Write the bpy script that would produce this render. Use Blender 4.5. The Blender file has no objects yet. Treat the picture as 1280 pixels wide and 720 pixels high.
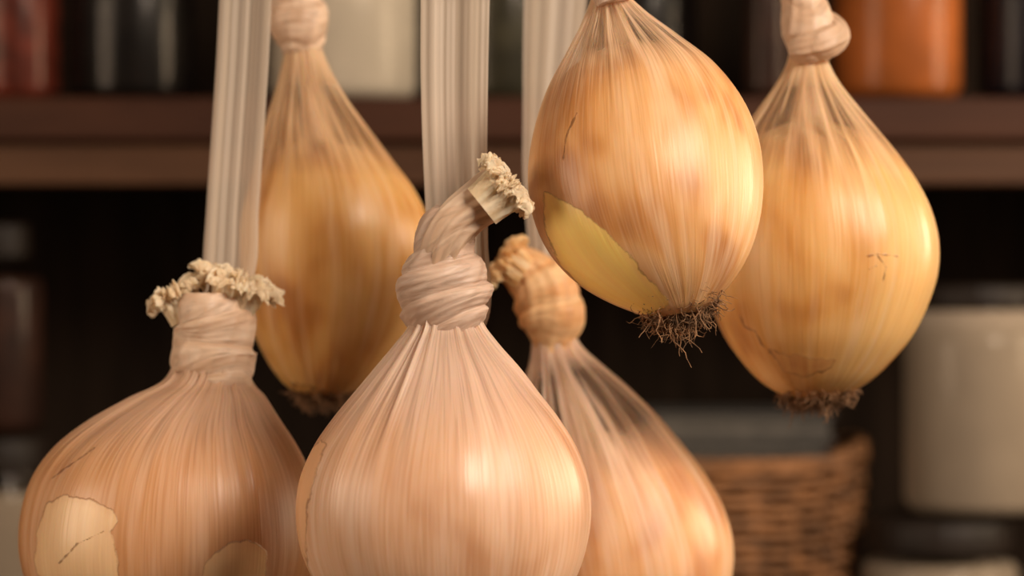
import bpy, math
import numpy as np
from mathutils import Vector
rng = np.random.default_rng(7)
F = 85/36*1280.0
CZ = 1.4
def P(px, py, d):
    return np.array([(px-640)*d/F, d, CZ-(py-360)*d/F])
scn = bpy.context.scene
col = scn.collection
scn.view_settings.view_transform = 'Standard'

# ------------------------------------------------------------ helpers
def empty(name, loc=(0,0,0)):
    o = bpy.data.objects.new(name, None); o.location = loc
    o.empty_display_size = 0.02
    col.objects.link(o); return o
def mkmesh(name, V, Fc, mat=None, parent=None, smooth=True, attrs=None):
    me = bpy.data.meshes.new(name)
    me.from_pydata([tuple(v) for v in np.asarray(V).tolist()], [], [tuple(f) for f in np.asarray(Fc).tolist()] if not isinstance(Fc, list) else Fc)
    if attrs:
        for k, a in attrs.items():
            a = np.asarray(a, dtype=np.float32)
            if a.ndim == 2:
                at = me.attributes.new(k, 'FLOAT_VECTOR', 'POINT'); at.data.foreach_set('vector', a.ravel())
            else:
                at = me.attributes.new(k, 'FLOAT', 'POINT'); at.data.foreach_set('value', a)
    if smooth:
        me.polygons.foreach_set('use_smooth', [True]*len(me.polygons))
    me.update()
    o = bpy.data.objects.new(name, me)
    col.objects.link(o)
    if mat: me.materials.append(mat)
    if parent is not None:
        o.parent = parent
        o.matrix_parent_inverse = parent.matrix_basis.inverted()
    return o
def grid_faces(n, m, closed=True):
    i = np.arange(n-1)[:, None]; j = np.arange(m if closed else m-1)[None, :]
    a = i*m+j; b = i*m+(j+1) % m; c = (i+1)*m+(j+1) % m; dd = (i+1)*m+j
    return np.stack([a, b, c, dd], -1).reshape(-1, 4)
def hermite(rows, n):
    R = np.array(rows, float)
    t = np.concatenate([[0], np.cumsum(np.linalg.norm(np.diff(R[:, :3], axis=0), axis=1))])
    g = np.gradient(R, t, axis=0)
    s = np.linspace(0, t[-1], n)
    k = np.clip(np.searchsorted(t, s, side='right')-1, 0, len(t)-2)
    h = (t[k+1]-t[k])[:, None]; u = ((s-t[k])[:, None])/h
    return ((2*u**3-3*u**2+1)*R[k]+(u**3-2*u**2+u)*h*g[k]+(-2*u**3+3*u**2)*R[k+1]+(u**3-u**2)*h*g[k+1]), s/t[-1]
def box(name, x0, x1, y0, y1, z0, z1, mat, parent=None, bev=0.0):
    V = [(x, y, z) for x in (x0, x1) for y in (y0, y1) for z in (z0, z1)]
    Fc = [(0,1,3,2),(4,6,7,5),(0,4,5,1),(2,3,7,6),(0,2,6,4),(1,5,7,3)]
    o = mkmesh(name, V, Fc, mat, parent, smooth=False)
    if bev:
        m = o.modifiers.new('bev', 'BEVEL'); m.width = bev; m.segments = 3
    return o
def norm(v): return v/np.linalg.norm(v, axis=-1, keepdims=True)
def tubes(polys, rads, sides=5):
    Vs, Fs, off = [], [], 0
    for pl, rd in zip(polys, rads):
        pl = np.asarray(pl, float); n = len(pl)
        rd = np.broadcast_to(rd, (n,))
        T = norm(np.gradient(pl, axis=0)+1e-12)
        ref = np.array([0.31, 0.77, 0.55])
        e1 = norm(np.cross(T, ref)); e2 = np.cross(T, e1)
        th = np.arange(sides)/sides*2*np.pi
        V = pl[:, None]+rd[:, None, None]*(np.cos(th)[None, :, None]*e1[:, None]+np.sin(th)[None, :, None]*e2[:, None])
        Vs.append(V.reshape(-1, 3)); Fs.append(grid_faces(n, sides)+off); off += n*sides
    return np.concatenate(Vs), np.concatenate(Fs)
def poly_sdf(x, y, poly):
    poly = np.array(poly, float); n = len(poly)
    d = np.full(x.shape, 1e9); inside = np.zeros(x.shape, bool)
    for i in range(n):
        a = poly[i]; b = poly[(i+1) % n]; e = b-a
        wx, wy = x-a[0], y-a[1]
        t = np.clip((wx*e[0]+wy*e[1])/(e@e), 0, 1)
        d = np.minimum(d, np.hypot(wx-t*e[0], wy-t*e[1]))
        c = ((a[1] > y) != (b[1] > y)) & (x < (b[0]-a[0])*(y-a[1])/((b[1]-a[1]) if b[1] != a[1] else 1e-9)+a[0])
        inside ^= c
    return np.where(inside, -d, d)
def line_dist(x, y, pts):
    d = np.full(x.shape, 1e9)
    for a, b in zip(pts[:-1], pts[1:]):
        a = np.array(a, float); b = np.array(b, float); e = b-a
        t = np.clip(((x-a[0])*e[0]+(y-a[1])*e[1])/(e@e), 0, 1)
        d = np.minimum(d, np.hypot(x-a[0]-t*e[0], y-a[1]-t*e[1]))
    return d

# ------------------------------------------------------------ materials
class NT:
    def __init__(s, name):
        s.m = bpy.data.materials.new(name); s.m.use_nodes = True
        s.t = s.m.node_tree; s.t.nodes.clear()
        s.out = s.n('ShaderNodeOutputMaterial')
    def n(s, typ, **kw):
        nd = s.t.nodes.new(typ)
        for k, v in kw.items(): setattr(nd, k, v)
        return nd
    def l(s, a, b): s.t.links.new(a, b)
    def setin(s, inp, v):
        if isinstance(v, bpy.types.NodeSocket): s.l(v, inp)
        else: inp.default_value = v
    def attr(s, name, vec=False):
        a = s.n('ShaderNodeAttribute', attribute_name=name)
        return a.outputs['Vector'] if vec else a.outputs['Fac']
    def math(s, op, a, b=0.0, clamp=False):
        m = s.n('ShaderNodeMath', operation=op, use_clamp=clamp)
        s.setin(m.inputs[0], a); s.setin(m.inputs[1], b); return m.outputs[0]
    def vmul(s, v, sc):
        m = s.n('ShaderNodeVectorMath', operation='MULTIPLY'); s.l(v, m.inputs[0]); m.inputs[1].default_value = sc; return m.outputs[0]
    def noise(s, v, scale, detail=4, rough=0.55, dist=0):
        m = s.n('ShaderNodeTexNoise'); s.l(v, m.inputs['Vector'])
        m.inputs['Scale'].default_value = scale; m.inputs['Detail'].default_value = detail
        m.inputs['Roughness'].default_value = rough; m.inputs['Distortion'].default_value = dist
        return m.outputs['Fac']
    def rng(s, v, a, b, c=0, d=1, smooth=True):
        m = s.n('ShaderNodeMapRange'); m.interpolation_type = 'SMOOTHSTEP' if smooth else 'LINEAR'
        s.setin(m.inputs['Value'], v)
        for k, x in zip(('From Min', 'From Max', 'To Min', 'To Max'), (a, b, c, d)): s.setin(m.inputs[k], x)
        return m.outputs[0]
    def mix(s, f, a, b, blend='MIX'):
        m = s.n('ShaderNodeMix', data_type='RGBA', blend_type=blend)
        s.setin(m.inputs[0], f)
        for i, x in ((6, a), (7, b)):
            if isinstance(x, tuple): x = (*x, 1)[:4]
            s.setin(m.inputs[i], x)
        return m.outputs[2]
    def fmix(s, f, a, b):
        m = s.n('ShaderNodeMix', data_type='FLOAT')
        s.setin(m.inputs[0], f); s.setin(m.inputs[2], a); s.setin(m.inputs[3], b)
        return m.outputs[0]
    def bump(s, h, strength, dist, nrm=None):
        b = s.n('ShaderNodeBump'); s.l(h, b.inputs['Height'])
        s.setin(b.inputs['Strength'], strength); b.inputs['Distance'].default_value = dist
        if nrm: s.l(nrm, b.inputs['Normal'])
        return b.outputs[0]
    def bsdf(s, **kw):
        b = s.n('ShaderNodeBsdfPrincipled')
        for k, v in kw.items():
            k = k.replace('_', ' ')
            if isinstance(v, tuple) and len(v) == 3 and k not in ('Subsurface Radius',): v = (*v, 1)
            s.setin(b.inputs[k], v)
        return b
    def fin(s, sh): s.l(sh, s.out.inputs[0]); return s.m

def skin_mat(name, body1, body2, neckc, patchc, alpha_lo=0.4, rough=0.40, edgec=(0.25, 0.10, 0.03), deep=None, streak=1.0, sheer=True, patchmix=0.6):
    t = NT(name)
    fib = t.attr('fib', True); neck = t.attr('neck'); sdf = t.attr('sdf'); opac = t.attr('opac'); crack = t.attr('crack')
    deep = deep or tuple(x*y for x, y in zip(body1, (0.62, 0.48, 0.38)))
    fine = t.noise(t.vmul(fib, (1, 1, 0.03)), 50, 2, 0.5)
    mid = t.noise(t.vmul(fib, (1, 1, 0.10)), 6.5, 3, 0.5, 0.2)
    big = t.noise(t.vmul(fib, (1, 1, 0.7)), 1.35, 2, 0.45, 0.3)
    wob = t.noise(fib, 9, 5, 0.65)
    wob2 = t.noise(fib, 2.6, 2, 0.5)
    nf = t.rng(neck, 0.02, 0.55)
    c = t.mix(t.rng(big, 0.38, 0.62), body1, body2)
    c = t.mix(t.rng(big, 0.47, 0.30, 0, 0.85), c, deep)
    c = t.mix(t.rng(mid, 0.46, 0.72, 0, 0.36), c, neckc)
    fs = t.rng(fine, 0.42, 0.66)
    c = t.mix(t.math('MULTIPLY', fs, t.fmix(nf, 0.11*streak, 0.5)), c, neckc)
    dk = t.rng(fine, 0.50, 0.34)
    c = t.mix(t.math('MULTIPLY', dk, t.fmix(nf, 0.11*streak, 0.30)), c, deep)
    c = t.mix(t.rng(neck, 0.12, 0.75, 0, 0.85), c, neckc)
    c = t.mix(t.math('MULTIPLY', dk, t.math('MULTIPLY', nf, 0.36)), c, tuple(x*0.48 for x in neckc))
    sd = t.math('ADD', sdf, t.math('ADD', t.rng(wob, 0.2, 0.8, -3.5, 3.5, False), t.rng(wob2, 0.2, 0.8, -5, 5, False)))
    pm = t.rng(sd, 0.8, -0.8)
    pc = t.mix(t.math('MULTIPLY', fs, 0.2), patchc, tuple(min(1, x*1.25+0.03) for x in patchc))
    pc = t.mix(t.rng(mid, 0.42, 0.66, 0, patchmix), pc, body2)
    pc = t.mix(t.rng(big, 0.40, 0.62, 0, patchmix*0.5), pc, body1)
    pc = t.mix(t.rng(sd, -14, -1, 0, 0.25), pc, body2)
    c = t.mix(pm, c, pc)
    edge = t.math('MULTIPLY', t.rng(sd, -2.2, -0.2), t.rng(sd, 1.2, 0.1))
    c = t.mix(t.math('MULTIPLY', edge, t.rng(wob2, 0.35, 0.6, 0.25, 0.7)), c, edgec)
    ck = t.rng(t.math('ADD', crack, t.rng(wob, 0.3, 0.7, -1.2, 1.6, False)), 1.6, 0.3)
    c = t.mix(t.math('MULTIPLY', ck, 0.75), c, tuple(x*0.8 for x in edgec))
    h = t.math('ADD', t.math('MULTIPLY', fine, t.fmix(nf, 0.26, 0.6)), t.math('ADD', t.math('MULTIPLY', mid, 0.9), t.math('ADD', t.math('MULTIPLY', pm, -0.6), t.math('MULTIPLY', ck, -0.5))))
    nb = t.bump(h, 0.45, 0.0010)
    b = t.bsdf(Base_Color=c, Roughness=t.rng(mid, 0.3, 0.7, rough-0.05, rough+0.10), Normal=nb,
               Subsurface_Weight=0.25, Subsurface_Radius=(1.0, 0.40, 0.15), Subsurface_Scale=0.008,
               Specular_IOR_Level=0.45, Coat_Weight=0.08, Coat_Roughness=0.32)
    tr = t.n('ShaderNodeBsdfTranslucent'); t.l(c, tr.inputs[0]); t.l(nb, tr.inputs['Normal'])
    m1 = t.n('ShaderNodeMixShader'); t.l(t.fmix(nf, 0.04, 0.30), m1.inputs[0]); t.l(b.outputs[0], m1.inputs[1]); t.l(tr.outputs[0], m1.inputs[2])
    if not sheer: return t.fin(m1.outputs[0])
    st = t.rng(t.math('ADD', t.math('MULTIPLY', fine, 0.25), t.math('MULTIPLY', mid, 0.75)), 0.42, 0.65, alpha_lo, 0.93)
    al = t.math('MAXIMUM', t.fmix(opac, st, 1.0), pm)
    tp = t.n('ShaderNodeBsdfTransparent')
    m2 = t.n('ShaderNodeMixShader'); t.l(al, m2.inputs[0]); t.l(tp.outputs[0], m2.inputs[1]); t.l(m1.outputs[0], m2.inputs[2])
    return t.fin(m2.outputs[0])

def paper_mat(name, c1, c2, trans=0.2, bumps=0.45, dark=0.35):
    t = NT(name)
    fib = t.attr('fib', True)
    fine = t.noise(fib, 8, 3, 0.55); mid = t.noise(fib, 2.5, 2, 0.5, 0.3)
    c = t.mix(t.rng(mid, 0.35, 0.68), c1, c2)
    c = t.mix(t.rng(fine, 0.50, 0.32, 0, dark), c, tuple(x*0.6 for x in c1))
    h = t.math('ADD', t.math('MULTIPLY', fine, 0.6), mid)
    nb = t.bump(h, bumps, 0.001)
    b = t.bsdf(Base_Color=c, Roughness=0.5, Normal=nb, Subsurface_Weight=0.15, Subsurface_Radius=(1, .5, .3), Subsurface_Scale=0.004)
    tr = t.n('ShaderNodeBsdfTranslucent'); t.l(c, tr.inputs[0])
    m1 = t.n('ShaderNodeMixShader'); m1.inputs[0].default_value = trans; t.l(b.outputs[0], m1.inputs[1]); t.l(tr.outputs[0], m1.inputs[2])
    return t.fin(m1.outputs[0])

def strap_mat():
    t = NT('sheer_ribbon_fabric')
    fib = t.attr('fib', True)
    a = t.noise(t.vmul(fib, (1, 1, 0.01)), 2.2, 1, 0.5); b2 = t.noise(t.vmul(fib, (1, 1, 0.01)), 50, 1, 0.5)
    s = t.math('ADD', t.math('MULTIPLY', a, 0.8), t.math('MULTIPLY', b2, 0.2))
    c = t.mix(t.rng(s, 0.30, 0.66), (0.58, 0.43, 0.32), (0.80, 0.65, 0.51))
    b = t.bsdf(Base_Color=c, Roughness=0.45, Normal=t.bump(s, 0.1, 0.001))
    tr = t.n('ShaderNodeBsdfTranslucent'); t.l(c, tr.inputs[0])
    m1 = t.n('ShaderNodeMixShader'); m1.inputs[0].default_value = 0.25; t.l(b.outputs[0], m1.inputs[1]); t.l(tr.outputs[0], m1.inputs[2])
    tp = t.n('ShaderNodeBsdfTransparent')
    m2 = t.n('ShaderNodeMixShader'); t.l(t.rng(s, 0.30, 0.66, 0.48, 0.80), m2.inputs[0]); t.l(tp.outputs[0], m2.inputs[1]); t.l(m1.outputs[0], m2.inputs[2])
    return t.fin(m2.outputs[0])

def wood_mat(name, c1, c2, axis=0, rough=0.5, spec=0.25):
    t = NT(name)
    tc = t.n('ShaderNodeTexCoord').outputs['Object']
    sc = [22, 22, 22]; sc[axis] = 1.6
    n1 = t.noise(t.vmul(tc, tuple(sc)), 1.6, 6, 0.65, 0.6)
    c = t.mix(t.rng(n1, 0.3, 0.7), c1, c2)
    return t.fin(t.bsdf(Base_Color=c, Roughness=rough, Specular_IOR_Level=spec, Normal=t.bump(n1, 0.3, 0.002)).outputs[0])
def plain(name, c, rough=0.5, var=0.25, scale=30, **kw):
    t = NT(name)
    tc = t.n('ShaderNodeTexCoord').outputs['Object']
    n1 = t.noise(tc, scale, 4)
    cc = t.mix(t.rng(n1, 0.3, 0.7), tuple(x*(1-var) for x in c), c)
    return t.fin(t.bsdf(Base_Color=cc, Roughness=rough, **kw).outputs[0])
def glass_mat():
    t = NT('jar_glass')
    tp = t.n('ShaderNodeBsdfTransparent'); tp.inputs[0].default_value = (0.93, 0.93, 0.92, 1)
    gl = t.n('ShaderNodeBsdfGlossy'); gl.inputs['Roughness'].default_value = 0.14; gl.inputs['Color'].default_value = (1, .9, .8, 1)
    lw = t.n('ShaderNodeLayerWeight'); lw.inputs[0].default_value = 0.3
    tc = t.n('ShaderNodeTexCoord').outputs['Object']
    f = t.math('ADD', t.math('MULTIPLY', lw.outputs['Fresnel'], 0.08), t.math('MULTIPLY', t.noise(tc, 12), 0.012), True)
    m = t.n('ShaderNodeMixShader'); t.l(f, m.inputs[0]); t.l(tp.outputs[0], m.inputs[1]); t.l(gl.outputs[0], m.inputs[2])
    return t.fin(m.outputs[0])

# ------------------------------------------------------------ onion shells
def ring_frame(a):
    a = norm(np.array(a, float))
    e1 = norm(np.cross(np.array([0, 1.0, 0]), a)) if abs(a[1]) < 0.95 else np.array([1.0, 0, 0])
    if e1[0] < 0: e1 = -e1
    e2 = norm(np.cross(a, e1))
    if e2[1] < 0: e2 = -e2
    return e1, e2

def build_onion(rows, d, mat, inner_mat, parent, axis=(0, 0, 1), dyk=0.0, patches=(), seed=0, pleat=0.13, opac_rng=(0.25, 0.75), cracks=()):
    r = np.random.default_rng(seed)
    NL, NC = 320, 480
    R, s = hermite(rows, NL)
    k = d/F
    C = np.stack([(R[:, 0]-640)*k, np.full(NL, d), CZ-(R[:, 1]-360)*k], -1)
    ymx = R[np.argmax(R[:, 2]), 1]
    C[:, 1] += -(R[:, 1]-ymx)*k*dyk
    rad = np.maximum(R[:, 2], 1)*k
    e1, e2 = ring_frame(axis)
    th = np.arange(NC)/NC*2*np.pi
    im = int(np.argmax(rad)); rmax = rad[im]; rn = rad[0]
    w = np.clip(1-(rad-rn)/(rmax-rn), 0, 1); w[im:] = 0
    wb = np.clip(1-rad/rmax, 0, 1); wb[:im] = 0
    ph = r.uniform(0, 6.28, 12)
    tw = th[None, :]+0.15*np.sin(3*th+ph[0])[None]+0.08*np.sin(7*th+ph[1])[None]+0.10*w[:, None]*np.sin(3*th[None, :]+ph[3])
    rid = lambda n, p: 1-np.abs(np.sin(n*tw/2+p))
    p1 = (rid(14, ph[4])-0.36)*0.6+(rid(25, ph[5])-0.36)*0.4+(rid(45, ph[6])-0.36)*0.15*(0.3+w[:, None])
    # even harmonics of n/2 keep the pleats continuous around the ring
    amp = pleat*w**1.4+0.0025+0.03*wb**2
    lump = 0.016*np.sin(2*th+ph[7])[None, :]*np.ones((NL, 1))+0.010*np.sin(5*th[None, :]+ph[8]+3*s[:, None])+0.004*np.sin(11*th[None]+ph[9]+2*s[:, None])
    lump = lump*(1-w[:, None]*0.5)
    rr = rad[:, None]*(1+amp[:, None]*p1+lump)
    V = C[:, None]+rr[..., None]*(np.cos(th)[None, :, None]*e1+np.sin(th)[None, :, None]*e2)
    V = V.reshape(-1, 3)
    arc = np.concatenate([[0], np.cumsum(np.hypot(np.diff(rad), np.linalg.norm(np.diff(C, axis=0), axis=1)))])/rmax
    fib = np.stack([np.repeat(np.cos(th)[None], NL, 0), np.repeat(np.sin(th)[None], NL, 0), np.repeat(arc[:, None], NC, 1)], -1).reshape(-1, 3)
    fib = fib+np.array([seed*3.1, seed*1.7, seed*2.3])
    neck = np.repeat(w[:, None], NC, 1).ravel()
    px = V[:, 0]*F/V[:, 1]+640; py = 360-(V[:, 2]-CZ)*F/V[:, 1]
    sdf = np.full(len(V), 60.0)
    front = V[:, 1] < d-0.03*rmax + np.repeat((C[:, 1]-d)[:, None], NC, 1).ravel()
    for pg in patches:
        sdf = np.minimum(sdf, np.where(front, poly_sdf(px, py, pg), 60))
    sdf = np.clip(sdf, -60, 60)
    crk = np.full(len(V), 60.0)
    for ln in cracks:
        crk = np.minimum(crk, np.where(front, line_dist(px, py, ln), 60))
    op = 1-np.clip((neck-opac_rng[0])/(opac_rng[1]-opac_rng[0]), 0, 1)
    op = np.maximum(op, np.clip((neck-0.80)/0.15, 0, 1)*0.9)
    mkmesh('papery_skin', V, grid_faces(NL, NC), mat, parent, attrs=dict(fib=fib, neck=neck, sdf=sdf, opac=op, crack=crk))
    n2, c2 = 90, 128
    idx = np.linspace(0, NL-1, n2).astype(int)
    hgt = (R[idx, 1]-R[im, 1])*k
    hh = rmax*1.12
    ell = rmax*0.975*np.sqrt(np.clip(1-(np.abs(hgt)/hh)**2.0, 0, 1))
    nk = rmax*0.26*np.exp(-(np.clip(-hgt/rmax-0.85, 0, 9))*1.8)
    ri = np.where(hgt < 0, np.minimum(np.hypot(ell, nk), rad[idx]*0.90), rad[idx]*0.955)
    th2 = np.arange(c2)/c2*2*np.pi
    Vi = C[idx][:, None]+ri[:, None, None]*(np.cos(th2)[None, :, None]*e1+np.sin(th2)[None, :, None]*e2)
    fi = np.stack([np.repeat(np.cos(th2)[None], n2, 0), np.repeat(np.sin(th2)[None], n2, 0), np.repeat(arc[idx][:, None], c2, 1)], -1).reshape(-1, 3)+seed
    z = np.zeros(n2*c2)
    nki = np.clip((-hgt/rmax-0.6)/0.8, 0, 1)
    mkmesh('inner_bulb', Vi.reshape(-1, 3), grid_faces(n2, c2), inner_mat, parent, attrs=dict(fib=fi, neck=np.repeat(nki[:, None], c2, 1).ravel(), sdf=z+60, opac=z+1, crack=z+60))

def sweep(rows, d, mat, parent, name, turns=4.0, seed=0, fold=0.12, pleat=0.05, nl=260, nc=220, flat=1.0, capped=True, tilt=0.22):
    r = np.random.default_rng(seed+100)
    R, s = hermite([(*q, 0) if len(q) == 3 else q for q in rows], nl)
    k = d/F
    C = np.stack([(R[:, 0]-640)*k, d+R[:, 3]*k, CZ-(R[:, 1]-360)*k], -1)
    rad = np.maximum(R[:, 2], 0.5)*k
    T = norm(np.gradient(C, axis=0))
    e2 = np.repeat(np.array([[0, 1.0, 0]]), nl, 0); e2 = norm(e2-(e2*T).sum(1, keepdims=True)*T)
    e1 = np.cross(T, e2)
    th = np.arange(nc)/nc*2*np.pi
    ph = r.uniform(0, 6.28, 8)
    ss = s[:, None]; tt = th[None]
    q = ss*turns+tt/(2*np.pi)+tilt*np.sin(tt+ph[0])+0.08*np.sin(2*tt+ph[1]+4*ss)+0.10*np.sin(6*ss+ph[7])
    fr = q-np.floor(q)
    saw = np.where(fr < 0.78, np.sin(fr/0.78*np.pi/2), np.cos((fr-0.78)/0.22*np.pi/2))
    fine = np.sin(q*2*np.pi*4+1.2*np.sin(tt*3+ph[2])+2*np.sin(tt+ss*3))
    lon = np.sin(tt*7+2*np.pi*np.round(4)*0+ss*turns*4+ph[4])+0.6*np.sin(tt*13+ss*turns*6+ph[5])
    mot = 1+fold*(saw-0.5)*1.7+0.008*fine*(fold/0.1)+pleat*lon*0.4+0.05*np.sin(2*tt+ss*5+ph[6])
    rr = rad[:, None]*mot
    V = C[:, None]+rr[..., None]*(np.cos(th)[None, :, None]*e1[:, None]+flat*np.sin(th)[None, :, None]*e2[:, None])
    fib = np.stack([np.sin(q*2*np.pi)*0.30+ss*turns*0.5, np.cos(tt)*0.22+0*ss, np.sin(tt)*0.22+0*ss], -1).reshape(-1, 3)+seed
    Fc = grid_faces(nl, nc).tolist()
    if capped: Fc += [list(range(nc))[::-1], [(nl-1)*nc+i for i in range(nc)]]
    return mkmesh(name, V.reshape(-1, 3), Fc, mat, parent, attrs=dict(fib=fib))

def frill(base, tip, r0, r1, d, mat, parent, seed=0, layers=4, squash=0.8, curl=0.35):
    r = np.random.default_rng(seed+50)
    k = d/F
    A = P(*base, d); B = P(*tip, d)
    ax = norm(B-A); L = np.linalg.norm(B-A)
    e2 = np.array([0, 1.0, 0]); e2 = norm(e2-(e2@ax)*ax); e1 = np.cross(ax, e2)
    Vs, Fs, fb, off = [], [], [], 0
    for ly in range(layers):
        f = (ly+1)/layers
        nl, nc = 64, 380
        s = np.linspace(0, 1, nl)[:, None]; th = (np.arange(nc)/nc*2*np.pi)[None]
        ph = r.uniform(0, 6.28, 10)
        rad = (r0*(0.3+0.7*f)+(r1-r0)*s**1.3*(0.1+0.9*f))*k
        k1 = int(r.integers(3, 5))
        ruf = 0.15*np.sin(k1*th+ph[0])+0.12*np.sin((2*k1+3)*th+ph[1]+1.0*s)+0.05*np.sin(17*th+ph[2]+1.5*s)
        rad = rad*(1+ruf*(0.25+0.9*s))
        jag = (0.09*np.sin(3*th+ph[4])+0.07*np.sin(8*th+ph[5])+0.05*np.sin(21*th+ph[6]))*s
        roll = np.clip((s-0.60)/0.40, 0, 1)*np.pi*1.15
        rr_ = 5.2*k*(1+0.30*np.sin(13*th+ph[7])+0.25*np.sin(27*th+ph[8]))
        z = L*(np.minimum(s, 0.60)/0.60*0.90+jag+(1-f)*0.16*s)+rr_*np.sin(roll)-curl*f*L*0.15*s**3
        crk = r.normal(0, 1, (nl, nc))
        for _ in range(5): crk = (crk+np.roll(crk, 1, 1)+np.roll(crk, -1, 1)+np.roll(crk, 1, 0)+np.roll(crk, -1, 0))/5
        rad = rad+rr_*(1-np.cos(roll))+crk*0.0030*s**1.5
        z = z+np.roll(crk, 7, 1)*0.0028*s**2
        V = A+z[..., None]*ax+rad[..., None]*(np.cos(th)[..., None]*e1+squash*np.sin(th)[..., None]*e2)
        Vs.append(V.reshape(-1, 3)); Fs.append(grid_faces(nl, nc)+off); off += nl*nc
        fb.append(np.stack([np.cos(th)*1.2+0*s, np.sin(th)*1.2+0*s, s*0.4+0*th], -1).reshape(-1, 3)+ly)
    return mkmesh('frayed_end', np.concatenate(Vs), np.concatenate(Fs), mat, parent, attrs=dict(fib=np.concatenate(fb)))

root_mat = plain('dry_root_fibre', (0.38, 0.19, 0.085), 0.8, 0.75, 250)
cap_mat = plain('root_plate', (0.22, 0.10, 0.04), 0.9, 0.7, 400)
def roots(px, py, d, R, parent, n=170, aim=(0, -0.4, -1), seed=0, dangle=5, dl=40, dy=0, ln=1.0):
    r = np.random.default_rng(seed+9)
    k = d/F
    c = P(px, py, d); c[1] += dy*k
    aim = norm(np.array(aim, float))
    e1, e2 = ring_frame(aim)
    polys, rads = [], []
    for i in range(n):
        a = r.uniform(0, 6.28); q = R*math.sqrt(r.uniform(0, 1))
        out = (math.cos(a)*e1+math.sin(a)*e2)
        p0 = c+q*k*out+aim*(-7+(1-(q/R)**2)*11)*k
        dr = norm(aim*r.uniform(0.1, 1)+out*(0.3+q/R)*r.uniform(0.2, 1.4)+r.normal(0, .35, 3))
        L = r.uniform(6, 20)*k*ln; pts = [p0]
        for j in range(6):
            dr = norm(dr+r.normal(0, 0.55, 3)); pts.append(pts[-1]+dr*L/5)
        polys.append(pts); rads.append(np.linspace(1.0, 0.35, 7)*k*r.uniform(0.6, 1.2))
    for i in range(dangle):
        a = r.uniform(0, 6.28); p0 = c+0.6*R*k*(math.cos(a)*e1+math.sin(a)*e2)
        dr = np.array([r.normal(0, .3), -0.1, -1]); L = r.uniform(0.5, 1)*dl*k; pts = [p0]
        for j in range(9):
            dr = norm(dr+r.normal(0, 0.35, 3)+np.array([0, 0, -.15])); pts.append(pts[-1]+dr*L/8)
        polys.append(pts); rads.append(np.linspace(1.1, 0.45, 10)*k)
    V, Fc = tubes(polys, rads, 4)
    mkmesh('dry_roots', V, Fc, root_mat, parent)
    nl, nc = 16, 90
    ss = np.linspace(0, 1, nl); th = np.arange(nc)/nc*2*np.pi
    rr = R*k*1.04*ss[:, None]*(1+0.05*np.sin(9*th)[None]+0.04*np.sin(23*th)[None])
    V = c+(-8*k+(1-ss[:, None]**2)*12*k+0.8*k*np.sin(th*19+ss[:, None]*14)[...])[..., None]*aim+rr[..., None]*(np.cos(th)[None, :, None]*e1+np.sin(th)[None, :, None]*e2)
    mkmesh('root_plate', V.reshape(-1, 3), grid_faces(nl, nc), cap_mat, parent)

# palettes (linear)
inner = skin_mat('inner_bulb_skin', (0.66, 0.28, 0.06), (0.76, 0.39, 0.10), (0.80, 0.56, 0.34), (0.8, 0.5, 0.2), sheer=False)
mA = skin_mat('onion_skin_copper', (0.50, 0.22, 0.085), (0.60, 0.30, 0.135), (0.76, 0.49, 0.33), (0.84, 0.55, 0.30), 0.6, edgec=(0.24, 0.09, 0.03), streak=1.5, patchmix=0.2)
mB = skin_mat('onion_skin_rose', (0.64, 0.34, 0.185), (0.74, 0.43, 0.26), (0.82, 0.58, 0.44), (0.72, 0.38, 0.18), 0.6, streak=1.9, deep=(0.48, 0.21, 0.095))
mC = skin_mat('onion_skin_apricot', (0.76, 0.37, 0.15), (0.82, 0.47, 0.24), (0.84, 0.60, 0.45), (0.8, 0.5, 0.2), 0.10, streak=1.4, deep=(0.54, 0.21, 0.08))
mD = skin_mat('onion_skin_gold', (0.65, 0.30, 0.075), (0.76, 0.42, 0.14), (0.82, 0.55, 0.33), (0.70, 0.36, 0.10), 0.18)
mE = skin_mat('onion_skin_amber', (0.67, 0.31, 0.10), (0.80, 0.46, 0.21), (0.86, 0.61, 0.41), (1.0, 0.66, 0.18), 0.18, patchmix=0.15)
mF = skin_mat('onion_skin_honey', (0.71, 0.33, 0.085), (0.82, 0.47, 0.17), (0.86, 0.59, 0.36), (0.60, 0.26, 0.085), 0.18, edgec=(0.28, 0.10, 0.03))
pA = paper_mat('dried_neck_beige', (0.66, 0.43, 0.28), (0.80, 0.58, 0.42))
pB = paper_mat('dried_neck_rose', (0.60, 0.40, 0.29), (0.76, 0.55, 0.42))
pC = paper_mat('dried_neck_apricot', (0.76, 0.39, 0.16), (0.88, 0.56, 0.29))
pFr = paper_mat('frayed_cream', (0.90, 0.71, 0.47), (0.97, 0.84, 0.63), 0.4, 0.25, 0.10)
pFo = paper_mat('frayed_apricot', (0.90, 0.58, 0.26), (0.95, 0.74, 0.44), 0.4, 0.25, 0.10)
strapm = strap_mat()

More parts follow.
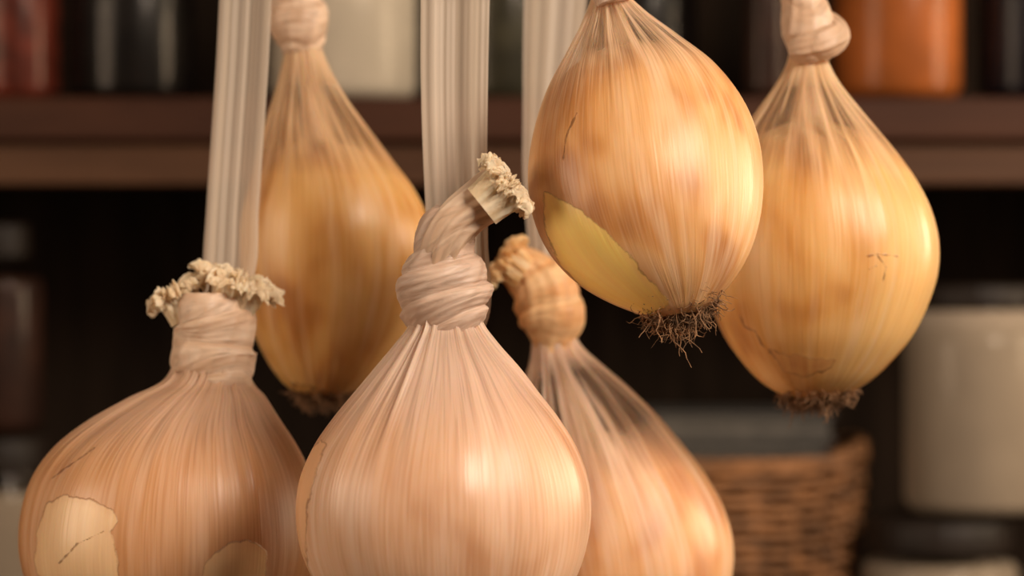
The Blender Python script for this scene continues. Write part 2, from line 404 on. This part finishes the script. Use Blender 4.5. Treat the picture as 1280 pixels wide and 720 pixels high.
ZR = CZ+0.36
rack = empty('hanging_rack', (0, 0.85, ZR))
rackwood = wood_mat('rack_wood', (0.07, 0.035, 0.02), (0.14, 0.07, 0.035), 0)
def rod(y, z, x0=-0.5, x1=0.5, rr=0.007):
    V, Fc = tubes([[(x0, y, z), ((x0+x1)/2, y, z), (x1, y, z)]], [rr], 20)
    Fl = Fc.tolist()+[list(range(20))[::-1], [40+i for i in range(20)]]
    return mkmesh('rod', V, Fl, rackwood, rack)
RODS = {'f': 0.79, 'm': 0.87, 'b': 0.94}
for y in RODS.values(): rod(y, ZR)
for x in (-0.45, 0.45):
    box('crossbar', x-0.012, x+0.012, 0.76, 0.97, ZR-0.010, ZR+0.014, rackwood, rack, 0.002)
    V, Fc = tubes([[(x, 0.86, ZR+0.01), (x, 0.86, 2.2), (x, 0.86, 2.7)]], [0.003], 8)
    mkmesh('suspension_rope', V, Fc, root_mat, rack)

def hang_cord(px, py, d, rodk, r, mat, parent):
    a = P(px, py, d); y = RODS[rodk]
    n = 60; u = np.linspace(0, 1, n)
    b = np.array([a[0], y, ZR-0.0085])
    pts = a+(b-a)*u[:, None]
    t2 = np.linspace(-math.pi/2, math.pi*1.5, 24)
    loop = np.stack([np.full(24, a[0]), y+np.cos(t2)*0.0092, ZR+np.sin(t2)*0.0092], -1)
    V, Fc = tubes([pts, loop], [r*d/F*(1+0.1*np.sin(u*90)), 0.002], 14)
    mkmesh('twisted_cord', V, Fc, mat, parent, attrs=dict(fib=V*60))

# ---- A lower-left
oA = empty('onion', P(213, 670, .85))
rA = [(267,452,44),(262,472,50),(248,497,82),(232,525,116),(222,556,147),(217,590,169),(214,640,183),(213,690,184),(213,740,170),(214,790,138),(215,828,92),(216,848,52),(216,856,24)]
build_onion(rA, .85, mA, inner, oA, seed=1, patches=[
    [(50,652),(58,630),(80,618),(112,622),(140,636),(148,652),(136,664),(146,690),(150,722),(160,760),(60,780),(44,700)],
    [(258,704),(284,676),(312,674),(332,690),(336,730),(330,780),(240,780)]], pleat=0.17, opac_rng=(0.5, 1.1),
    cracks=[[(62,600),(90,580),(118,560)],[(74,704),(96,680),(130,664)]])
sweep([(266,484,44),(268,465,50),(266,440,50),(270,415,47),(268,395,46),(262,378,40),(262,366,34)], .85, pA, oA, 'wrapped_neck', 3.2, 1, 0.06)
frill((236,398), (218,364), 24, 27, .85, pFr, oA, 1, 4)
frill((284,398), (301,350), 28, 42, .85, pFr, oA, 2, 6)
roots(216, 856, .85, 26, oA, 80, (0, 0, -1), 1)
# ---- B centre front
oB = empty('onion', P(556, 640, .775))
rB = [(556,388,38),(557,405,44),(557,430,62),(558,460,88),(558,490,113),(558,520,138),(557,560,164),(556,600,179),(556,640,183),(556,680,178),(557,720,164),(557,770,128),(557,808,82),(557,828,44),(557,836,22)]
build_onion(rB, .775, mB, inner, oB, seed=2, patches=[[(362,600),(378,566),(400,548),(408,556),(396,585),(388,620),(380,680),(390,730),(362,730)]], pleat=0.17, opac_rng=(0.6, 1.2))
sweep([(557,418,40),(556,400,48),(555,380,54),(555,358,55),(556,338,50),(556,318,40),(556,300,36),(560,282,33),(568,270,26)], .775, pB, oB, 'wrapped_neck', 4.0, 2, 0.08, tilt=0.34)
sweep([(546,334,22,-14),(554,308,26,-20),(564,288,27,-22),(580,270,28,-20),(598,256,29,-16),(614,246,31,-14),(626,238,30,-14)], .775, pA, oB, 'neck_tail', 0.7, 3, 0.04, 0.16)
frill((602,258), (637,230), 29, 34, .765, pFr, oB, 3, 6, curl=0.2)
roots(557, 836, .775, 26, oB, 80, (0, 0, -1), 2)
# ---- C lower right
oC = empty('onion', P(772, 700, .92))
rC = [(691,418,24),(696,440,31),(704,465,46),(715,495,66),(728,530,86),(743,575,107),(757,625,128),(768,675,141),(774,715,144),(780,760,134),(786,802,104),(790,832,60),(792,846,30),(793,850,16)]
build_onion(rC, .92, mC, inner, oC, axis=(0.24, 0, -1), seed=3, pleat=0.17, opac_rng=(0.22, 0.45))
sweep([(697,448,27),(693,425,30),(692,405,38),(687,383,40),(678,362,38),(664,346,32),(648,334,26),(634,328,22)], .92, pC, oC, 'wrapped_neck', 3.0, 4, 0.06, 0.08)
frill((656,342), (630,324), 22, 22, .915, pFo, oC, 4, 4, curl=0.1)
roots(793, 852, .92, 20, oC, 80, (0.2, 0, -1), 3)
# ---- D upper left
oD = empty('onion', P(419, 320, .93))
rD = [(378,52,20),(381,80,27),(387,120,43),(395,160,64),(405,200,84),(414,240,104),(418,280,116),(419,320,118),(419,360,114),(416,400,103),(413,440,84),(410,468,64),(407,484,46),(406,491,34),(406,496,16)]
build_onion(rD, .93, mD, inner, oD, seed=4, patches=[[(300,448),(320,452),(352,472),(384,482),(400,488),(400,510),(330,510)]], pleat=0.16, opac_rng=(0.22, 0.48))
sweep([(379,66,22),(376,48,32),(373,28,34),(371,8,33),(368,-12,27),(365,-30,20),(364,-50,15)], .93, pA, oD, 'wrapped_neck', 2.4, 5, 0.09)
hang_cord(364, -40, .93, 'b', 9, pA, oD)
roots(405, 496, .93, 36, oD, 420, (0, -0.25, -1), 4, dangle=5, dl=26, ln=1.2, dy=-6)
# ---- E upper centre
oE = empty('onion', P(805, 220, .79))
rE = [(762,-40,14),(764,-14,22),(770,14,40),(779,52,72),(790,98,110),(798,150,135),(803,200,146),(808,248,145),(816,298,131),(826,338,106),(835,364,78),(841,380,54),(844,388,40),(846,394,22)]
build_onion(rE, .79, mE, inner, oE, axis=(0.16, -0.14, -1), dyk=0.28, seed=5, patches=[
    [(680,240),(700,250),(728,262),(750,280),(775,304),(800,334),(834,376),(815,402),(775,392),(735,366),(700,332),(680,288)]], pleat=0.15, opac_rng=(0.22, 0.48),
    cracks=[[(704,200),(708,170),(722,140)]])
sweep([(768,0,20,28),(762,-25,26,30),(762,-50,28,32),(762,-75,22,34),(762,-95,14,34)], .79, pB, oE, 'wrapped_neck', 3, 6, 0.09)
hang_cord(762, -88, .80, 'f', 9, pA, oE)
roots(848, 387, .79, 47, oE, 640, (0.3, -0.95, -1), 5, dangle=12, dl=62, dy=-58, ln=1.35)
# ---- F upper right
oF = empty('onion', P(1026, 310, .88))
rF = [(1010,58,20),(1010,80,25),(1010,105,38),(1011,130,56),(1013,160,79),(1017,190,100),(1021,220,118),(1024,260,136),(1026,300,144),(1026,340,143),(1024,380,133),(1022,420,115),(1020,450,93),(1018,474,70),(1017,488,50),(1017,496,32),(1017,500,14)]
build_onion(rF, .88, mF, inner, oF, seed=6, patches=[
    [(958,434),(985,445),(1012,448),(1044,450),(1030,466),(1005,470),(978,462)]], pleat=0.16, opac_rng=(0.22, 0.48),
    cracks=[[(924,392),(930,408),(944,414),(952,430),(966,442)],[(1078,322),(1096,317),(1122,320)],[(1098,320),(1108,334),(1104,352)],[(1082,338),(1096,332)]])
sweep([(1011,76,22),(1012,60,30),(1012,42,34),(1008,22,31),(1002,2,27),(998,-20,24),(996,-40,16)], .88, pA, oF, 'wrapped_neck', 2.0, 7, 0.08)
sweep([(990,66,14,-14),(1008,62,20,-26),(1028,54,22,-24),(1040,44,20,-10),(1036,30,15,4),(1020,22,10,14)], .88, pA, oF, 'knot_fold', 1.0, 8, 0.05, 0.1)
hang_cord(997, -30, .88, 'm', 9, pA, oF)
roots(1018, 498, .88, 44, oF, 520, (0, -0.3, -1), 6, dangle=8, dl=42, ln=1.25, dy=-8)

# ------------------------------------------------------------ ribbons
def ribbon(pts, d, rodk, seed):
    r = np.random.default_rng(seed)
    k = d/F
    y = RODS[rodk]
    pyr = 360-(ZR+0.009-CZ)/k
    p0 = pts[0]; p1 = pts[1]
    sl = (p1[0]-p0[0])/(p1[1]-p0[1])
    top = (p0[0]-sl*(p0[1]-pyr)*0.6, pyr, p0[2]*1.05)
    nl, nc = 160, 160
    R, s = hermite([top]+list(pts), nl)
    u = np.linspace(-1, 1, nc)[None]
    ph = r.uniform(0, 6.28, 6)
    X = (R[:, :1]-640+R[:, 2:3]*u)*k
    Z = CZ-(R[:, 1:2]-360)*k+0*u
    fold = 0.0009*np.sin(u*4+ph[0])+0.0002*np.sin(u*14+ph[1]+s[:, None]*2)+0.00007*np.sin(u*37+ph[2])
    frac = np.clip((R[:, 1:2]-pyr)/(0-pyr), 0, 1)
    Y = ((y-0.009)*(1-frac)+d*frac)+fold
    V = np.stack([X+0*Y, Y, Z], -1).reshape(-1, 3)
    fib = np.stack([np.repeat(u*1.6, nl, 0), np.full((nl, nc), seed*1.0), np.repeat(s[:, None]*3, nc, 1)], -1).reshape(-1, 3)
    return mkmesh('sheer_ribbon', V, grid_faces(nl, nc, False), strapm, None, attrs=dict(fib=fib))
ribbon([(307,0,33),(303,80,33),(297,170,33),(291,260,33),(286,345,32),(280,385,22)], .87, 'm', 11)
ribbon([(569,0,43),(568,100,42),(569,200,40),(572,300,38),(574,400,36),(572,440,20)], .82, 'f', 12)
ribbon([(695,0,40),(691,70,37),(686,140,32),(682,220,28),(684,300,24),(690,395,20)], .93, 'b', 13)

# ------------------------------------------------------------ background shelving
wallm = wood_mat('dark_plank_wall', (0.010, 0.0065, 0.0045), (0.022, 0.0135, 0.009), 2, 0.95, 0.05)
shelfm = wood_mat('shelf_walnut', (0.038, 0.0135, 0.0075), (0.072, 0.027, 0.014), 0, 0.55, 0.15)
shelfm2 = wood_mat('shelf_trim_wood_lit', (0.066, 0.029, 0.015), (0.11, 0.051, 0.026), 0, 0.5, 0.15)  # lighter than the board: light from below put into the apron's colour
YW = 1.78; DS = 1.45
box('wall_back', -2, 2, YW, YW+0.05, 0, 2.7, wallm)
floorm = wood_mat('floor_boards', (0.06, 0.035, 0.02), (0.11, 0.06, 0.035), 1, 0.5)
box('floor', -2, 2, -1.5, YW, -0.05, 0, floorm)
box('ceiling', -2, 2, -1.5, YW, 2.7, 2.75, plain('ceiling_plaster', (0.12, 0.09, 0.07), 0.9))
kz = DS/F
z_st = CZ+(360-121)*kz
shelf = empty('wall_shelf', (0, 1.6, z_st))
box('board', -0.9, 0.9, DS, YW-0.001, CZ+(360-176)*kz, z_st, shelfm, shelf, 0.003)
box('apron', -0.9, 0.9, DS+0.012, DS+0.034, CZ+(360-231)*(kz*1.01), CZ+(360-176)*kz-0.0005, shelfm2, shelf, 0.002)
z_lo = CZ-(850-360)*kz
lsh = empty('wall_shelf', (0, 1.6, z_lo))
box('board', -0.9, 0.9, DS-0.03, YW-0.001, z_lo-0.03, z_lo, shelfm, lsh, 0.003)
for x in (-0.92, 0.9):
    box('side_panel', x, x+0.02, DS-0.03, YW-0.001, 0.0, 2.2, shelfm, lsh, 0.002)

glass = glass_mat()
def lathe(name, prof, cx, cy, mat, parent, n=64, ridge=0):
    prof = np.array(prof, float); th = np.arange(n)/n*2*np.pi
    rr = prof[:, 0][:, None]*(1+ridge*np.sin(th*32)[None])
    V = np.stack([cx+rr*np.cos(th), cy+rr*np.sin(th), prof[:, 1][:, None]+0*th[None]], -1).reshape(-1, 3)
    return mkmesh(name, V, grid_faces(len(prof), n), mat, parent)
def jar(pxc, wpx, zb, h, d, cmat, lidmat, name='glass_jar', fill=0.86, lidh=0.018, neckr=0.84):
    k = d/F; r = wpx/2*k; x = (pxc-640)*k
    p = empty(name, (x, d, zb))
    sh = h-lidh
    lathe('glass_body', [(0.001, zb+.001), (r*.9, zb+.001), (r*.97, zb+.004), (r, zb+.010), (r, zb+sh*.80), (r*.97, zb+sh*.88), (r*neckr, zb+sh*.95), (r*neckr, zb+sh)], x, d, glass, p)
    ri = r*0.955
    lathe('contents', [(0.0005, zb+.004), (ri*.9, zb+.004), (ri, zb+.011), (ri, zb+sh*min(fill, .80)), (ri*.96, zb+sh*fill), (0.0005, zb+sh*fill+.001)], x, d, cmat, p)
    rl = r*(neckr+.05)
    lathe('lid', [(rl, zb+sh-.002), (rl*1.01, zb+sh), (rl*1.01, zb+h-.003), (rl*.97, zb+h), (0.0005, zb+h)], x, d, lidmat, p, 128, 0.006)
    return p
lid = plain('dark_metal_lid', (0.022, 0.014, 0.010), 0.5, 0.3, 60, Specular_IOR_Level=0.2)
white = plain('flour_contents', (0.66, 0.55, 0.43), 0.9, 0.12, 40)
cream = plain('cream_contents', (0.28, 0.21, 0.15), 0.9, 0.1, 30)
cream2 = plain('oat_contents', (0.33, 0.25, 0.18), 0.9, 0.1, 30)
dark = plain('dark_preserve', (0.010, 0.007, 0.006), 0.4, 0.5, 60, Specular_IOR_Level=0.2)
red = plain('red_preserve', (0.20, 0.035, 0.018), 0.5, 0.7, 60, Specular_IOR_Level=0.2)
orange = plain('orange_preserve', (0.54, 0.145, 0.03), 0.5, 0.35, 30, Specular_IOR_Level=0.2)
green = plain('green_pickle', (0.06, 0.050, 0.028), 0.5, 0.5, 50, Specular_IOR_Level=0.2)
brown = plain('brown_spice', (0.045, 0.016, 0.009), 0.6, 0.5, 50, Specular_IOR_Level=0.2)
navy = plain('blackberry_preserve', (0.014, 0.011, 0.016), 0.4, 0.5, 50, Specular_IOR_Level=0.2)
zt = z_st
for c, w, m, dd in ((20, 112, red, 1.52), (165, 160, dark, 1.53), (430, 190, white, 1.53), (630, 130, green, 1.54), (800, 150, dark, 1.54), (958, 56, brown, 1.50), (1122, 164, orange, 1.52), (1290, 136, navy, 1.52)):
    jar(c, w, zt, 0.135, dd, m, lid, fill=0.9)
zl = z_lo
d1 = 1.50; k1 = d1/F
h1 = CZ-(645-360)*k1-zl
jar(1175, 200, zl, h1, d1, cream, lid)
jar(1220, 186, zl+h1, (645-356)*k1, d1, cream2, lid, fill=0.97, lidh=0.012, neckr=.80)
h2 = CZ-(545-360)*k1-zl
jar(0, 128, zl, h2, d1, cream, lid)
jar(0, 110, zl+h2, (545-280)*k1, d1, brown, lid, neckr=.6)
jar(-150, 150, zl, 0.16, d1, brown, lid)
jar(1420, 150, zl, 0.16, d1, dark, lid)

# basket
bask = empty('wicker_basket', ((935-640)*k1, 1.56, zl))
wick = plain('wicker', (0.42, 0.18, 0.065), 0.6, 0.75, 90)
bx = (945-640)*k1; by = 1.56; ax0, ay0 = 0.060, 0.050; hb = CZ-(585-360)*k1-zl
polys, rads = [], []
nr = 19; ns = 24
def bell(th, f, off):
    fl = 1+0.20*f
    e = 0.72
    cx = np.sign(np.cos(th))*np.abs(np.cos(th))**e; sy = np.sign(np.sin(th))*np.abs(np.sin(th))**e
    return np.stack([bx+(ax0*fl+off)*cx, by+(ay0*fl+off)*sy], -1)
for i in range(nr):
    f = i/(nr-1); th = np.linspace(0, 2*np.pi, 361)
    off = 0.0034*np.sin(th*ns/2*1.0+(i % 2)*np.pi)
    xy = bell(th, f, off)
    z = zl+0.004+f*(hb-0.006)+0.010*f*(np.cos(th)**2)*(np.cos(th) > 0)
    polys.append(np.column_stack([xy, z])); rads.append(0.0030)
for j in range(ns):
    th = np.array([j/ns*2*np.pi]*8); f = np.linspace(0, 1.0, 8)
    xy = np.array([bell(np.array([th[q]]), f[q], 0)[0] for q in range(8)])
    polys.append(np.column_stack([xy, zl+0.003+f*(hb-0.002)])); rads.append(0.0025)
for q in range(3):
    th = np.linspace(0, 2*np.pi, 361); xy = bell(th, 1.03, 0.002*np.cos(th*24+q*2.1))
    z = zl+hb+0.003*np.sin(th*24+q*2.1)+0.012*(np.cos(th)**2)*(np.cos(th) > 0)
    polys.append(np.column_stack([xy, z])); rads.append(0.003)
V, Fc = tubes(polys, rads, 6)
mkmesh('woven_body', V, Fc, wick, bask)
box('base', bx-ax0*.9, bx+ax0*.9, by-ay0*.9, by+ay0*.9, zl+0.001, zl+0.006, wick, bask)
bk1 = plain('book_cloth_grey', (0.085, 0.074, 0.064), 0.6, 0.3, 60); bk2 = plain('book_cloth_dark', (0.03, 0.026, 0.023), 0.6, 0.3, 60)
page = plain('book_pages', (0.10, 0.085, 0.07), 0.8, 0.4, 200)
def book(x0, x1, y0, y1, z0, z1, m):
    p = empty('book', ((x0+x1)/2, (y0+y1)/2, z0))
    t = 0.0016
    box('cover_bottom', x0, x1, y0, y1, z0, z0+t, m, p, 0.0004)
    box('cover_top', x0, x1, y0, y1, z1-t, z1, m, p, 0.0004)
    box('spine', x0, x0+t, y0, y1, z0+t, z1-t, m, p)
    box('page_block', x0+t, x1-0.003, y0+0.003, y1-0.003, z0+t, z1-t, page, p)
zz = lambda py: CZ-(py-360)*k1
x0, x1 = (802-640)*k1, (1046-640)*k1
zr = zl+hb+0.0065
book(x0+.008, x1-.003, 1.50, 1.61, zr, zz(553), bk2)
book(x0, x1, 1.505, 1.61, zz(553)+.0003, zz(518), bk1)

# ------------------------------------------------------------ lights / world / camera
def area(name, loc, tgt, size, power, color):
    L = bpy.data.lights.new(name, 'AREA'); L.size = size; L.energy = power; L.color = color
    o = bpy.data.objects.new(name, L); col.objects.link(o); o.location = loc
    o.rotation_euler = (Vector(tgt)-Vector(loc)).to_track_quat('-Z', 'Y').to_euler(); return o
tgt = (0, 0.85, 1.38)
area('key_light', (0.80, 0.0, 2.05), tgt, 0.55, 26, (1.0, 0.86, 0.71))  # soft area key for an unseen source, upper right front; no window modelled
area('side_lamp', (1.0, 1.15, 1.55), tgt, 0.35, 6.5, (1.0, 0.80, 0.56))
area('left_fill', (-1.1, 0.40, 1.6), tgt, 0.6, 8, (1.0, 0.79, 0.59))  # added fill, brightens the shaded left sides; not an actual lamp
w = bpy.data.worlds.new('world'); scn.world = w; w.use_nodes = True
w.node_tree.nodes['Background'].inputs[0].default_value = (1.0, 0.76, 0.56, 1)
w.node_tree.nodes['Background'].inputs[1].default_value = 0.04
cam = bpy.data.cameras.new('camera'); co = bpy.data.objects.new('camera', cam); col.objects.link(co)
co.location = (0, 0, CZ); co.rotation_euler = (math.pi/2, 0, 0)
cam.lens = 85; cam.sensor_width = 36; cam.clip_start = 0.05
cam.dof.use_dof = True; cam.dof.focus_distance = 0.78; cam.dof.aperture_fstop = 7
scn.camera = co
